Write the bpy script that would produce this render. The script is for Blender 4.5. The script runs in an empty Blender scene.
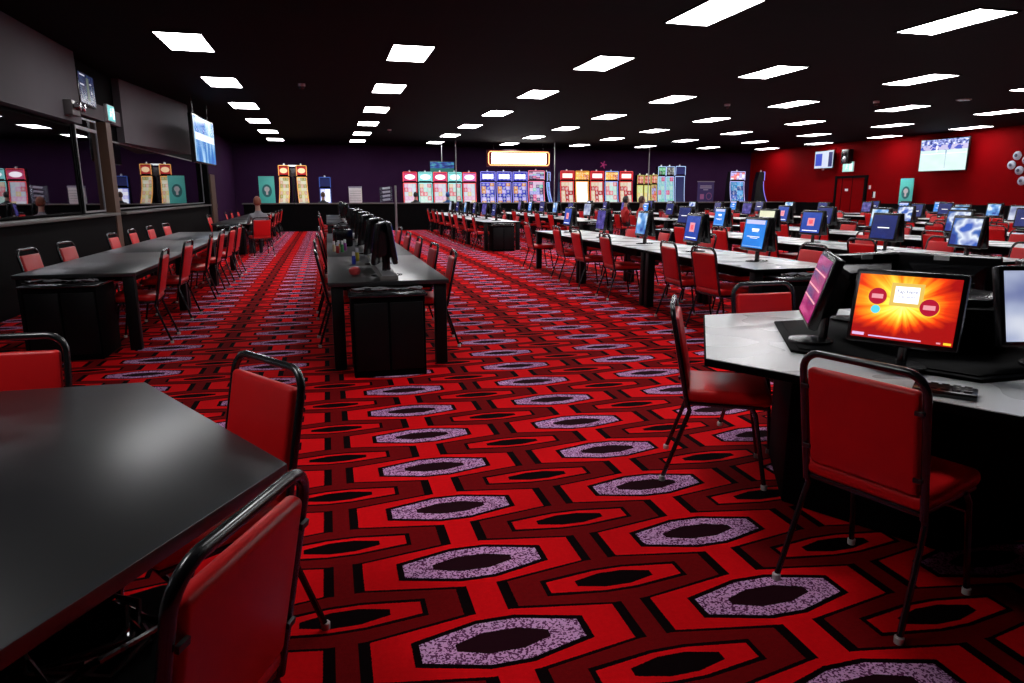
import bpy, bmesh, math, random
from mathutils import Vector, Matrix
random.seed(7)
S = bpy.context.scene
COL = S.collection
PI = math.pi
# ------------------------------------------------------------------ camera
cd = bpy.data.cameras.new('camera'); cam = bpy.data.objects.new('camera', cd); COL.objects.link(cam)
cam.location = (0, 0, 1.45)
cam.rotation_euler = (math.radians(90-12.186), 0, math.radians(-14.906))
cd.sensor_width = 36; cd.lens = 36*683/1024; cd.clip_start = .05; cd.clip_end = 200
S.camera = cam
# ------------------------------------------------------------------ world, exposure
w = bpy.data.worlds.new('world'); S.world = w; w.use_nodes = True
bg = w.node_tree.nodes['Background']; bg.inputs[0].default_value = (.004, .004, .006, 1); bg.inputs[1].default_value = .5
S.view_settings.view_transform = 'Standard'; S.view_settings.look = 'None'
S.view_settings.exposure = .22; S.view_settings.gamma = 1; S.view_settings.use_curve_mapping = False
PANEL = 16.0          # radiance of the ceiling light panels
CEIL = 3.6

# ------------------------------------------------------------------ materials
class N:
    def __init__(s, name):
        m = bpy.data.materials.new(name); m.use_nodes = True
        s.m = m; s.t = m.node_tree; s.n = s.t.nodes; s.l = s.t.links
        s.b = s.n['Principled BSDF']
    def new(s, t, **k):
        x = s.n.new(t)
        for a, v in k.items(): setattr(x, a, v)
        return x
    def put(s, sock, v):
        if isinstance(v, (int, float)): sock.default_value = v
        elif isinstance(v, tuple): sock.default_value = v
        else: s.l.new(v, sock)
    def math(s, op, a, b=0.0, c=0.0):
        x = s.new('ShaderNodeMath', operation=op)
        s.put(x.inputs[0], a); s.put(x.inputs[1], b); s.put(x.inputs[2], c)
        return x.outputs[0]
    def mix(s, f, a, b):
        x = s.new('ShaderNodeMix', data_type='RGBA')
        s.put(x.inputs[0], f)
        s.put(x.inputs[6], a if not isinstance(a, tuple) else (*a[:3], 1)); s.put(x.inputs[7], b if not isinstance(b, tuple) else (*b[:3], 1))
        return x.outputs[2]
    def ramp(s, f, stops, const=False):
        x = s.new('ShaderNodeValToRGB'); e = x.color_ramp.elements
        if const: x.color_ramp.interpolation = 'CONSTANT'
        while len(e) > 1: e.remove(e[-1])
        e[0].position = stops[0][0]; e[0].color = (*stops[0][1], 1)
        for p, c in stops[1:]:
            q = e.new(p); q.color = (*c, 1)
        s.put(x.inputs[0], f); return x.outputs[0]
    def noise(s, scale, detail=2, vec=None, rough=.5):
        x = s.new('ShaderNodeTexNoise'); x.inputs['Scale'].default_value = scale; x.inputs['Detail'].default_value = detail
        x.inputs['Roughness'].default_value = rough
        if vec is None: vec = s.new('ShaderNodeTexCoord').outputs['Object']
        s.l.new(vec, x.inputs['Vector']); return x.outputs[0]
    def bump(s, h, strength=.3, dist=.002):
        x = s.new('ShaderNodeBump'); x.inputs['Strength'].default_value = strength; x.inputs['Distance'].default_value = dist
        s.l.new(h, x.inputs['Height']); s.l.new(x.outputs[0], s.b.inputs['Normal'])
MATS = {}
def pmat(name, col, rough=.5, metal=0.0, spec=.5, vary=.15, nscale=12, bump=0.0, coat=0.0):
    if name in MATS: return MATS[name]
    g = N(name)
    c2 = tuple(min(1, v*(1+vary)) for v in col); c1 = tuple(v*(1-vary) for v in col)
    nz = g.noise(nscale, 3)
    g.put(g.b.inputs['Base Color'], g.mix(nz, c1, c2))
    g.put(g.b.inputs['Roughness'], g.math('ADD', g.math('MULTIPLY', nz, .03), rough-.015))
    g.b.inputs['Metallic'].default_value = metal
    g.b.inputs['Specular IOR Level'].default_value = spec
    g.b.inputs['Coat Weight'].default_value = coat
    if bump: g.bump(g.noise(nscale*8, 3), bump)
    MATS[name] = g.m; return g.m
def emat(name, col, strength=1.0):
    if name in MATS: return MATS[name]
    g = N(name)
    g.b.inputs['Base Color'].default_value = (.01, .01, .01, 1); g.b.inputs['Roughness'].default_value = .3
    g.b.inputs['Emission Color'].default_value = (*col, 1); g.b.inputs['Emission Strength'].default_value = strength
    MATS[name] = g.m; return g.m
def ematcol(g, col, strength):
    g.b.inputs['Base Color'].default_value = (.01, .01, .01, 1); g.b.inputs['Roughness'].default_value = .25
    g.put(g.b.inputs['Emission Color'], col); g.b.inputs['Emission Strength'].default_value = strength
    return g.m

def carpet_mat():
    g = N('patterned_carpet')
    co = g.new('ShaderNodeTexCoord').outputs['Object']
    sx = g.new('ShaderNodeSeparateXYZ'); g.l.new(co, sx.inputs[0])
    X, Y = sx.outputs[0], sx.outputs[1]
    PX, PY = 1.01, .51
    def cell(v, off, per):
        t = g.math('ADD', g.math('DIVIDE', g.math('SUBTRACT', v, off), per), .5)
        return g.math('ABSOLUTE', g.math('MULTIPLY', g.math('SUBTRACT', g.math('FRACT', t), .5), per))
    ax, ay = cell(X, .49, PX), cell(Y, 1.95, PY)
    bx, by = cell(X, .49+PX/2, PX), cell(Y, 1.95+PY/2, PY)
    # signed "inside" value of an elongated hexagon: half length a, half height h0 until x0, falling to h1 at a
    def hexa(x, y, a, x0, h0, h1):
        s = (h0-h1)/(a-x0)
        top = g.math('SUBTRACT', h0, g.math('MULTIPLY', g.math('MAXIMUM', g.math('SUBTRACT', x, x0), 0), s))
        return g.math('MINIMUM', g.math('SUBTRACT', a, x), g.math('SUBTRACT', top, y))
    def mask(v): return g.math('GREATER_THAN', v, 0)
    fz = g.math('MULTIPLY', g.math('SUBTRACT', g.noise(140, 2), .5), .006)
    fz2 = lambda v: g.math('ADD', v, fz)
    A = g.math('MAXIMUM', fz2(hexa(ax, ay, .43, .07, .163, .098)), g.math('SUBTRACT', .058, ax))
    B = g.math('MAXIMUM', fz2(hexa(bx, by, .405, .06, .148, .082)), g.math('SUBTRACT', .036, bx))
    pur_o = fz2(hexa(ax, ay, .30, .07, .128, .062)); pur = fz2(hexa(ax, ay, .275, .07, .108, .047)); pur_i = fz2(hexa(ax, ay, .16, .06, .055, .018))
    r_o = fz2(hexa(bx, by, .285, .06, .083, .052)); r = fz2(hexa(bx, by, .265, .06, .068, .036)); r_i = fz2(hexa(bx, by, .155, .05, .047, .018))
    black = (.004, .0006, .0012)
    big = g.noise(1.2, 2)
    red = g.mix(g.noise(60, 3), (.72, .003, .006), (.92, .005, .010))
    maroon = g.mix(g.noise(60, 3), (.15, .0015, .003), (.23, .003, .005))
    v = g.new('ShaderNodeTexVoronoi'); v.inputs['Scale'].default_value = 170; g.l.new(co, v.inputs['Vector'])
    sp = g.new('ShaderNodeSeparateColor'); g.l.new(v.outputs['Color'], sp.inputs[0])
    purple = g.mix(g.math('GREATER_THAN', sp.outputs[0], .42), (.16, .035, .12), (.80, .42, .74))
    c = g.mix(mask(A), black, red)
    c = g.mix(mask(B), c, maroon)
    c = g.mix(mask(r_o), c, black); c = g.mix(mask(r), c, red); c = g.mix(mask(r_i), c, black)
    c = g.mix(mask(pur_o), c, black); c = g.mix(mask(pur), c, purple); c = g.mix(mask(pur_i), c, (.02, .003, .007))
    c = g.mix(g.math('MULTIPLY', big, .25), c, black)
    g.put(g.b.inputs['Base Color'], c); g.b.inputs['Roughness'].default_value = .95
    g.b.inputs['Specular IOR Level'].default_value = .03
    g.bump(g.noise(260, 3), .5, .003)
    return g.m
def ceiling_mat():
    g = N('black_ceiling_tile')
    co = g.new('ShaderNodeTexCoord').outputs['Object']
    sx = g.new('ShaderNodeSeparateXYZ'); g.l.new(co, sx.inputs[0])
    def line(v, per): return g.math('LESS_THAN', g.math('ABSOLUTE', g.math('SUBTRACT', g.math('FRACT', g.math('DIVIDE', v, per)), .5)), .02)
    ln = g.math('MAXIMUM', line(sx.outputs[0], .61), line(sx.outputs[1], 1.22))
    base = g.mix(g.noise(.6, 2), (.0016, .0015, .0018), (.0035, .0028, .003))
    g.put(g.b.inputs['Base Color'], g.mix(ln, base, (.004, .004, .0045)))
    g.b.inputs['Roughness'].default_value = .8; g.b.inputs['Specular IOR Level'].default_value = .06
    return g.m
def table_mat(name='black_laminate', c1=(.006, .006, .007), c2=(.012, .012, .014), r0=.31):
    g = N(name)
    nz = g.noise(3, 1)
    g.put(g.b.inputs['Base Color'], g.mix(nz, c1, c2))
    fine = g.noise(2.5, 1)
    g.put(g.b.inputs['Roughness'], g.math('ADD', g.math('MULTIPLY', fine, .03), r0))
    g.b.inputs['Specular IOR Level'].default_value = 1.0
    return g.m
RED = pmat('red_vinyl', (.66, .008, .010), .38, spec=.35, vary=.1, nscale=6, bump=.06)
FRAME = pmat('black_tube', (.008, .008, .009), .24, spec=.75)
GLIDE = pmat('pale_glide', (.55, .52, .50), .4)
STAPLE = pmat('black_plastic', (.006, .006, .007), .45)
TABLE = table_mat()
TABLE2 = table_mat('grey_laminate', (.66, .68, .68), (.74, .76, .76), .26)
BLK = pmat('black_panel', (.0015, .0015, .0018), .6, spec=.03)
DARKLEG = pmat('black_leg', (.0025, .0025, .003), .45, spec=.2)
CAB = pmat('monitor_shell', (.006, .006, .007), .26)
CARPET = carpet_mat(); CEILM = ceiling_mat()
PURPLE = pmat('purple_wall_paint', (.036, .012, .046), .75, spec=.05, nscale=1.5)
REDW = pmat('red_wall_paint', (.20, .0006, .002), .7, spec=.03, nscale=1.2, vary=.08)
GREYW = pmat('grey_wall_paint', (.10, .09, .10), .7, spec=.2, nscale=1.5)
BLKW = pmat('black_wall_paint', (.0018, .0016, .002), .75, spec=.06, nscale=2)
WHITE = pmat('white_plastic', (.75, .75, .76), .45)
GREYM = pmat('grey_metal', (.35, .35, .37), .35, metal=.6)
CHROME = pmat('bright_metal', (.8, .8, .82), .2, metal=1.0)
LEDGE = pmat('grey_ledge', (.12, .11, .105), .4)
WOOD = pmat('brown_wood', (.10, .05, .03), .5)

# ------------------------------------------------------------------ mesh helpers
class MB:
    def __init__(s): s.b = bmesh.new(); s.uv = None
    def box(s, c, d, M=None, bev=0, seg=2):
        r = bmesh.ops.create_cube(s.b, size=1.0)
        T = Matrix.Translation(c) @ Matrix.Diagonal((*d, 1))
        if M is not None: T = M @ T
        bmesh.ops.transform(s.b, matrix=T, verts=r['verts'])
        if bev:
            es = list({e for v in r['verts'] for e in v.link_edges})
            bmesh.ops.bevel(s.b, geom=es, offset=bev, segments=seg, affect='EDGES', profile=.5)
        return s
    def tube(s, pts, r, n=8, closed=False, cap=True):
        pts = [Vector(p) for p in pts]; rings = []; L = len(pts)
        up = None
        for i, p in enumerate(pts):
            a = pts[i-1] if (i > 0 or closed) else p
            b = pts[(i+1) % L] if (i < L-1 or closed) else p
            t = (b-a).normalized()
            if up is None: up = Vector((0, 0, 1)) if abs(t.z) < .9 else Vector((1, 0, 0))
            u = up - t*up.dot(t)
            if u.length < 1e-4: u = t.orthogonal()
            u.normalize(); up = u
            v = t.cross(u)
            rr = r[i] if isinstance(r, (list, tuple)) else r
            rings.append([s.b.verts.new(p + (u*math.cos(2*PI*k/n)+v*math.sin(2*PI*k/n))*rr) for k in range(n)])
        for i in range(L if closed else L-1):
            A, B = rings[i], rings[(i+1) % L]
            for k in range(n): s.b.faces.new((A[k], A[(k+1) % n], B[(k+1) % n], B[k]))
        if cap and not closed:
            s.b.faces.new(rings[0][::-1]); s.b.faces.new(rings[-1])
        return s
    def lathe(s, prof, c=(0, 0, 0), n=20, M=None):
        rings = []
        for r, z in prof:
            ring = []
            for k in range(n):
                p = Vector((c[0]+r*math.cos(2*PI*k/n), c[1]+r*math.sin(2*PI*k/n), c[2]+z))
                if M is not None: p = M @ p
                ring.append(s.b.verts.new(p))
            rings.append(ring)
        for A, B in zip(rings, rings[1:]):
            for k in range(n): s.b.faces.new((A[k], A[(k+1) % n], B[(k+1) % n], B[k]))
        s.b.faces.new(rings[0][::-1]); s.b.faces.new(rings[-1]); return s
    def prism(s, poly, z0, z1, bev=0):
        lo = [s.b.verts.new((x, y, z0)) for x, y in poly]; hi = [s.b.verts.new((x, y, z1)) for x, y in poly]
        n = len(poly); fs = [s.b.faces.new(lo[::-1]), s.b.faces.new(hi)]
        for k in range(n): fs.append(s.b.faces.new((lo[k], lo[(k+1) % n], hi[(k+1) % n], hi[k])))
        if bev:
            es = list({e for f in fs for e in f.edges})
            bmesh.ops.bevel(s.b, geom=es, offset=bev, segments=2, affect='EDGES', profile=.5)
        return s
    def extrude_x(s, prof, x0, x1):            # closed (y,z) profile pushed along x
        A = [s.b.verts.new((x0, y, z)) for y, z in prof]; B = [s.b.verts.new((x1, y, z)) for y, z in prof]
        n = len(prof); s.b.faces.new(A); s.b.faces.new(B[::-1])
        for k in range(n): s.b.faces.new((A[k], B[k], B[(k+1) % n], A[(k+1) % n]))
        return s
    def strip(s, line, x0, x1, thick=.006):    # curved panel with uv, following the (y,z) line from bottom to top
        uv = s.b.loops.layers.uv.verify(); n = len(line)-1
        def row(off): return [(s.b.verts.new((x0, y+off, z)), s.b.verts.new((x1, y+off, z))) for y, z in line]
        F, R = row(0), row(thick)
        for i in range(n):
            f = s.b.faces.new((F[i][0], F[i][1], F[i+1][1], F[i+1][0]))
            for lp, c in zip(f.loops, ((0, i/n), (1, i/n), (1, (i+1)/n), (0, (i+1)/n))): lp[uv].uv = c
            s.b.faces.new((R[i][1], R[i][0], R[i+1][0], R[i+1][1]))
            s.b.faces.new((F[i][0], F[i+1][0], R[i+1][0], R[i][0])); s.b.faces.new((F[i][1], R[i][1], R[i+1][1], F[i+1][1]))
        s.b.faces.new((F[0][1], F[0][0], R[0][0], R[0][1])); s.b.faces.new((F[-1][0], F[-1][1], R[-1][1], R[-1][0]))
        return s
    def build(s, name, mat, parent=None, smooth=True):
        bmesh.ops.recalc_face_normals(s.b, faces=s.b.faces)
        me = bpy.data.meshes.new(name); s.b.to_mesh(me); s.b.free()
        o = bpy.data.objects.new(name, me); COL.objects.link(o)
        if mat: me.materials.append(mat)
        if smooth:
            for p in me.polygons: p.use_smooth = True
            try: me.set_sharp_from_angle(angle=math.radians(38))
            except Exception: pass
        if parent is not None: o.parent = parent
        return o
def tag(o, label=None, cat=None, group=None, kind=None):
    if label: o['label'] = label
    if cat: o['category'] = cat
    if group: o['group'] = group
    if kind: o['kind'] = kind
    return o
def empty(name, loc=(0, 0, 0), rz=0, label=None, cat=None, group=None):
    o = bpy.data.objects.new(name, None); COL.objects.link(o); o.empty_display_size = .1
    o.location = loc; o.rotation_euler = (0, 0, rz)
    return tag(o, label, cat, group)
KIDS = {}
def kids(o): return list(o.children)
def copy_tree(o, parent=None):
    c = o.copy(); COL.objects.link(c)
    if parent is not None: c.parent = parent
    for ch in kids(o): copy_tree(ch, c)
    return c
class Proto:                                   # first use hands out the original, later uses copies of it
    def __init__(s, make): s.make = make; s.o = None
    def get(s, name, loc, rz, label, cat, group=None):
        if s.o is None: s.o = s.make(); o = s.o
        else: o = copy_tree(s.o)
        o.name = name; o.location = loc; o.rotation_euler = (0, 0, rz)
        for k in ('label', 'category', 'group'):
            if k in o: del o[k]
        return tag(o, label, cat, group)
def orow(n): return ['first', 'second', 'third', 'fourth', 'fifth', 'sixth', 'seventh', 'eighth', 'ninth', 'tenth', 'eleventh', 'twelfth', 'thirteenth', 'fourteenth'][n]

# ------------------------------------------------------------------ the room
XL, XR, YB = -3.85, 21.6, 32.5
YF = -4.0
def struct(name, mb, mat): return tag(mb.build(name, mat, smooth=False), kind='structure')
struct('floor', MB().box(((XL+XR)/2, (YF+YB)/2, -.05), (XR-XL+.4, YB-YF+.4, .1)), CARPET).location = (0, 0, 0)
struct('ceiling', MB().box(((XL+XR)/2, (YF+YB)/2, CEIL+.05), (XR-XL+.4, YB-YF+.4, .1)), CEILM)
struct('wall_back', MB().box(((XL+XR)/2, YB+.1, 1.8), (XR-XL+.4, .2, 3.7)), PURPLE)
struct('wall_front', MB().box(((XL+XR)/2, YF-.1, 1.8), (XR-XL+.4, .2, 3.7)), BLKW)
struct('wall_right', MB().box((XR+.1, (YF+YB)/2, 1.8), (.2, YB-YF, 3.7)), REDW)
struct('wall_left', MB().box((XL-.1, (YF+YB)/2, 1.8), (.2, YB-YF, 3.7)), BLKW)
struct('trim_1', MB().box((XR-.02, (YF+YB)/2, .54), (.04, YB-YF-.1, 1.08)), BLKW)       # black wainscot under the red wall
# purple end of the left wall and grey bulkheads
struct('trim_2', MB().box((XL+.03, 28.5, 1.8), (.06, 7.8, 3.58)), PURPLE)
struct('trim_3', MB().box((XL+.1, 4.3, 3.06), (.2, 16.6, 1.07)), GREYW)
b_ = MB(); b_.prism([(-3.83, 15.2), (-3.7, 15.2), (-3.2, 19.0), (-3.2, 19.2), (-3.83, 19.2)], 2.42, 3.595); struct('trim_4', b_, GREYW)
struct('trim_5', MB().box((XL+.06, 13.9, 2.84), (.10, 2.6, .26)), GREYW)
struct('trim_6', MB().box((XL+.10, 24.5, 1.8), (.20, .25, 3.58)), BLKW)
struct('trim_7', MB().box((XL+.08, 14.15, 1.35), (.16, .28, 2.68)), WOOD)
dm = MB().box((XL+.09, 25.9, 1.05), (.06, .95, 2.1)).build('door_2', WOOD, smooth=False); tag(dm, kind='structure')
hd = MB().box((XL+.14, 26.2, 1.05), (.05, .03, .14)).build('door_handle', CHROME, dm)
# red double door in the right wall
D = struct('door_1', MB().box((XR-.03, 25.05, 1.06), (.06, 1.62, 2.1)), REDW)
MB().box((XR-.05, 24.19, 1.09), (.10, .10, 2.18)).box((XR-.05, 25.92, 1.09), (.10, .10, 2.18)).box((XR-.05, 25.05, 2.16), (.11, 1.83, .10)).build('door_frame', BLKW, D, False)
MB().box((XR-.065, 25.55, 1.06), (.01, .03, 2.1)).box((XR-.065, 24.95, 1.06), (.01, .02, 2.1)).build('door_seam', BLKW, D, False)
MB().box((XR-.07, 25.25, 1.62), (.02, .17, .10)).build('door_plate', WHITE, D, False)

# ceiling light panels
PAN = emat('light_panel', (1.0, .985, 1.0), PANEL)
def make_light():
    r = empty('ceiling_light')
    MB().box((0, 0, -.006), (.60, 1.25, .012)).build('diffuser', PAN, r, False)
    fr = MB()
    for x in (-.31, .31): fr.box((x, 0, -.008), (.02, 1.29, .018))
    for y in (-.635, .635): fr.box((0, y, -.008), (.60, .02, .018))
    fr.build('frame', BLK, r, False)
    return r
LP = Proto(make_light)
cols = [-1.84, 1.38, 4.61, 7.87, 11.12, 14.35, 17.6, 20.75]
rows = [7.95, 11.4, 15.15, 18.9, 22.6, 26.3, 30.0]
for i, x in enumerate(cols):
    for j, y in enumerate(rows):
        if j == 0 and i in (0, 1): continue
        if j == 0 and i == 3: y = 7.62
        LP.get('ceiling_light', (x, y, CEIL), 0, 'white ceiling light panel, %s column from the left, %s from the front' % (orow(i), orow(j)), 'ceiling light', 'flat white panels in the black ceiling')
for x, y, d in ((-1.84, 2.2, 'added off the grid to brighten the left foreground chair'), (1.38, 3.9, 'overhead left of the camera position'), (4.61, 3.9, 'overhead above the right foreground')):  # left foreground panel is added, out of view, to brighten the red chairs
    LP.get('ceiling_light', (x, y, CEIL), 0, 'flat white ceiling light panel '+d, 'ceiling light', 'flat white panels in the black ceiling')
# small ceiling fittings
def make_camera():
    r = empty('dome_camera')
    MB().lathe([(.07, 0), (.07, -.04), (.06, -.05)], n=16).build('base', WHITE, r)
    MB().lathe([(.055, -.045), (.052, -.075), (.035, -.10), (.008, -.112)], n=16).build('dome', CAB, r)
    return r
CP = Proto(make_camera)
for x, y, d in ((9.6, 15.6, 'above the right side of the hall'), (-.35, 15.0, 'between the two left columns of light panels'), (12.7, 14.2, 'near the wall television'), (2.2, 24.5, 'far down the hall before the purple wall')):
    CP.get('dome_camera', (x, y, CEIL), 0, 'small pale dome camera on the ceiling, '+d, 'security camera', 'dome cameras on the ceiling')
def spot():
    r = empty('ceiling_speaker')
    MB().lathe([(.16, 0), (.16, -.02), (.14, -.028)], n=20).build('rim', GREYM, r)
    MB().lathe([(.13, -.022), (.12, -.032), (.01, -.035)], n=20).build('grille', CAB, r)
    return r
SP = Proto(spot)
SP.get('ceiling_speaker', (14.4, 13.4, CEIL), 0, 'round grey ceiling speaker near the wall television', 'ceiling speaker')

# ------------------------------------------------------------------ chairs
def arc(c, r, a0, a1, n, f):
    return [f(c[0]+r*math.cos(a0+(a1-a0)*i/n), c[1]+r*math.sin(a0+(a1-a0)*i/n)) for i in range(n+1)]
def make_chair(front=False):
    r = empty('banquet_chair')
    # back plane: point at height z
    def bp_(x, z): return (x, -.185-.095*(z-.44)/.48, z)
    W = .212; R = .07; H = .92-.014
    pts = [bp_(-W, .40)]+[bp_(-W, .62)]+arc((-W+R, H-R), R, PI, PI/2, 6, bp_)+arc((W-R, H-R), R, PI/2, 0, 6, bp_)+[bp_(W, .62), bp_(W, .40)]
    MB().tube(pts, .0135, 10).build('back_frame', FRAME, r)
    # upholstered back
    ang = math.atan(.095/.48)
    M = Matrix.Translation(bp_(0, .665)) @ Matrix.Rotation(ang, 4, 'X')
    m = MB().box((0, .004, 0), (.385, .040, .375), M, .017, 4); m.build('backrest', RED, r)
    if front:
        for x in (-.197, .197):
            for z in (-.12, .12): MB().box((x, -.018, z), (.028, .008, .014), M).build('bracket', STAPLE, r)
    MB().box((0, .015, .455), (.435, .42, .068), None, .03, 4).build('seat', RED, r)
    MB().tube([(-.2, -.175, .415), (-.2, .2, .415), (.2, .2, .415), (.2, -.175, .415)], .011, 8, closed=True).build('seat_frame', FRAME, r)
    def leg(p):
        MB_ = MB().tube(p, .0115, 8).build('leg', FRAME, r)
        e = Vector(p[-1]); MB().lathe([(.015, 0), (.016, .022), (.012, .026)], (e.x, e.y, 0), 10).build('foot_cap', GLIDE, MB_)
    for sx in (-1, 1):
        leg([(sx*.212, -.184, .43), (sx*.212, -.165, .38), (sx*.218, -.19, .30), (sx*.232, -.285, .012)])
        leg([(sx*.205, .13, .415), (sx*.21, .15, .38), (sx*.222, .215, .012)])
    MB().tube([(-.21, .155, .34), (.21, .155, .34)], .008, 6).build('stretcher', FRAME, r)
    return r
CH = Proto(make_chair); CHF = Proto(lambda: make_chair(True))
def chair(x, y, face, label, group, P=None):
    """face: direction the sitter looks, degrees from +x"""
    return (P or CH).get('banquet_chair', (x, y, 0), math.radians(face-90), label, 'chair', group)

# ------------------------------------------------------------------ tables
TOPZ = .74
def make_module(tm=None):
    r = empty('bingo_table')
    if tm:
        MB().box((0, 1.225, TOPZ-.0195), (1.0, 2.445, .033), None, .004).build('tabletop', BLK, r)
        MB().box((0, 1.225, TOPZ-.0015), (.992, 2.437, .003)).build('top_sheet', tm, r, False)
    else: MB().box((0, 1.225, TOPZ-.018), (1.0, 2.445, .036), None, .004).build('tabletop', TABLE, r)
    MB().box((0, 1.35, .66), (.80, 1.9, .08)).build('apron', BLK, r, False)
    for x in (-.43, .43):
        for y in (.07, 2.375):
            MB().prism([(x-.05, y-.045), (x+.05, y-.045), (x+.05, y+.045), (x-.05, y+.045)], 0, .705, .008).build('leg', DARKLEG, r)
    return r
TM = Proto(make_module); TM2 = Proto(lambda: make_module(TABLE2))
def make_raceway():
    r = empty('cable_raceway')
    MB().box((0, 1.225, .02), (.15, 2.40, .038), None, .004).build('channel', LEDGE, r)
    MB().box((0, 1.225, .043), (.11, 2.36, .008)).build('cover', GREYM, r)
    return r
RW = Proto(make_raceway)
CABLE = pmat('glossy_black_cable', (.015, .015, .015), .15, spec=1.0)
CABLEG = pmat('grey_cable', (.28, .28, .30), .3)
def make_cabinet():
    r = empty('cable_cabinet')
    MB().box((0, .28, .325), (.58, .54, .65), None, .008).build('body', BLK, r)
    MB().box((0, .28, .662), (.62, .58, .022), None, .006).build('lid', FRAME, r)
    MB().box((-.14, .008, .33), (.26, .012, .55), None, .004).box((.14, .008, .33), (.26, .012, .55), None, .004).build('door', DARKLEG, r)
    rnd = random.Random(3)
    for k in range(7):
        y = .03+rnd.random()*.12; p = []; x = -.29
        while x < .29:
            p.append((x, y+rnd.uniform(-.03, .03), .688+rnd.uniform(0, .028))); x += rnd.uniform(.04, .08)
        MB().tube(p, .006, 6).build('cable', CABLE if k % 3 else CABLEG, r)
    return r
CB = Proto(make_cabinet)

# ------------------------------------------------------------------ screens
def scr_uv(g):
    u = g.new('ShaderNodeTexCoord').outputs['UV']
    s = g.new('ShaderNodeSeparateXYZ'); g.l.new(u, s.inputs[0]); return u, s.outputs[0], s.outputs[1]
def burst_mat():
    g = N('screen_orange_burst'); uv, u, v = scr_uv(g)
    du = g.math('SUBTRACT', u, .48); dv = g.math('MULTIPLY', g.math('SUBTRACT', v, .56), .75)
    ang = g.math('ARCTAN2', dv, du)
    rad = g.math('SQRT', g.math('ADD', g.math('MULTIPLY', du, du), g.math('MULTIPLY', dv, dv)))
    cv = g.new('ShaderNodeCombineXYZ'); g.l.new(ang, cv.inputs[0])
    ray = g.noise(3.2, 3, cv.outputs[0])
    f = g.math('ADD', g.math('MULTIPLY', rad, 1.5), g.math('MULTIPLY', g.math('SUBTRACT', ray, .5), 1.1))
    f = g.math('ADD', f, g.math('MULTIPLY', g.math('MAXIMUM', g.math('SUBTRACT', .42, v), 0), 1.6))
    f = g.math('ADD', f, g.math('MULTIPLY', g.math('SUBTRACT', u, .5), .3))
    c = g.ramp(f, [(0, (1.0, .9, .22)), (.22, (1, .72, .06)), (.48, (.95, .28, .01)), (.72, (.72, .035, .004)), (1, (.30, .004, .004))])
    return ematcol(g, c, 1.15)
def photo_mat(name, stops, scale=3.0, seed=0.0, strength=1.0, stretch=(1, 1, 1)):
    """soft colour patches, like a picture shown on a far screen"""
    if name in MATS: return MATS[name]
    g = N(name); uv, u, v = scr_uv(g)
    mp = g.new('ShaderNodeMapping'); g.l.new(uv, mp.inputs[0]); mp.inputs['Location'].default_value = (seed, seed*.7, 0); mp.inputs['Scale'].default_value = stretch
    nz = g.noise(scale, 2, mp.outputs[0], .4)
    MATS[name] = ematcol(g, g.ramp(nz, stops), strength); return MATS[name]
def grid_mat(name, palette, nx=3, ny=6, strength=1.6, bright=.5, seed=0.0):
    """busy slot machine picture: lit cells with light symbols on them"""
    g = N(name); uv, u, v = scr_uv(g)
    cu = g.math('FLOOR', g.math('MULTIPLY', u, nx)); cvv = g.math('FLOOR', g.math('MULTIPLY', v, ny))
    cc = g.new('ShaderNodeCombineXYZ'); g.l.new(cu, cc.inputs[0]); g.l.new(cvv, cc.inputs[1]); cc.inputs[2].default_value = seed
    wn = g.new('ShaderNodeTexWhiteNoise'); g.l.new(cc.outputs[0], wn.inputs['Vector'])
    n = len(palette)
    base = g.ramp(wn.outputs['Value'], [(i/n, palette[i]) for i in range(n)], True)
    fu = g.math('SUBTRACT', g.math('FRACT', g.math('MULTIPLY', u, nx)), .5); fv = g.math('SUBTRACT', g.math('FRACT', g.math('MULTIPLY', v, ny)), .5)
    d = g.math('SQRT', g.math('ADD', g.math('MULTIPLY', fu, fu), g.math('MULTIPLY', fv, fv)))
    sym = g.math('LESS_THAN', d, .30)
    bn = g.noise(7, 2, uv)
    col = g.mix(g.math('MULTIPLY', sym, bright), base, (1, .96, .95))
    col = g.mix(g.math('MULTIPLY', g.math('GREATER_THAN', bn, .56), .28), col, (1, 1, 1))
    return ematcol(g, col, strength*.85)
BURST = burst_mat()
SCR = {
 'blue welcome': photo_mat('screen_blue', [(0, (.01, .12, .55)), (.55, (.02, .22, .75)), (.8, (.10, .35, .85))], 1.5, 0),
 'navy': photo_mat('screen_navy', [(0, (.001, .004, .05)), (.6, (.002, .01, .13)), (1, (.02, .06, .4))], 2, 3),
 'red emblem': photo_mat('screen_royal', [(0, (.004, .02, .2)), (1, (.02, .08, .5))], 2, 5),
 'pale cream': photo_mat('screen_cream', [(0, (.65, .66, .42)), (1, (.85, .85, .66))], 2, 1),
 'blue white picture': photo_mat('screen_bluewhite', [(.35, (.01, .06, .35)), (.5, (.12, .35, .75)), (.6, (.75, .85, .95))], 1.5, 7, .9),
 'sports picture': photo_mat('screen_sport', [(.38, (.01, .03, .25)), (.46, (.03, .12, .45)), (.54, (.8, .87, .97)), (.66, (.03, .10, .5))], 1.5, 11, .9),
 'dim violet': photo_mat('screen_violet', [(.3, (.01, .01, .12)), (.6, (.06, .04, .30)), (.8, (.25, .2, .5))], 3, 13, .9),
 'magenta menu': photo_mat('screen_magenta', [(.3, (.02, .05, .18)), (.5, (.30, .01, .12)), (.7, (.55, .08, .25))], 2.6, 17, .9, (.4, 2, 1)),
 'silvery': photo_mat('screen_silver', [(.3, (.14, .17, .36)), (.5, (.40, .45, .62)), (.7, (.70, .73, .82))], 1.6, 19, .9),
}
E_WHITE = emat('white_screen_text', (.95, .95, 1), 1.3); E_RED = emat('red_screen_mark', (.8, .02, .06), 1.0)
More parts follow.
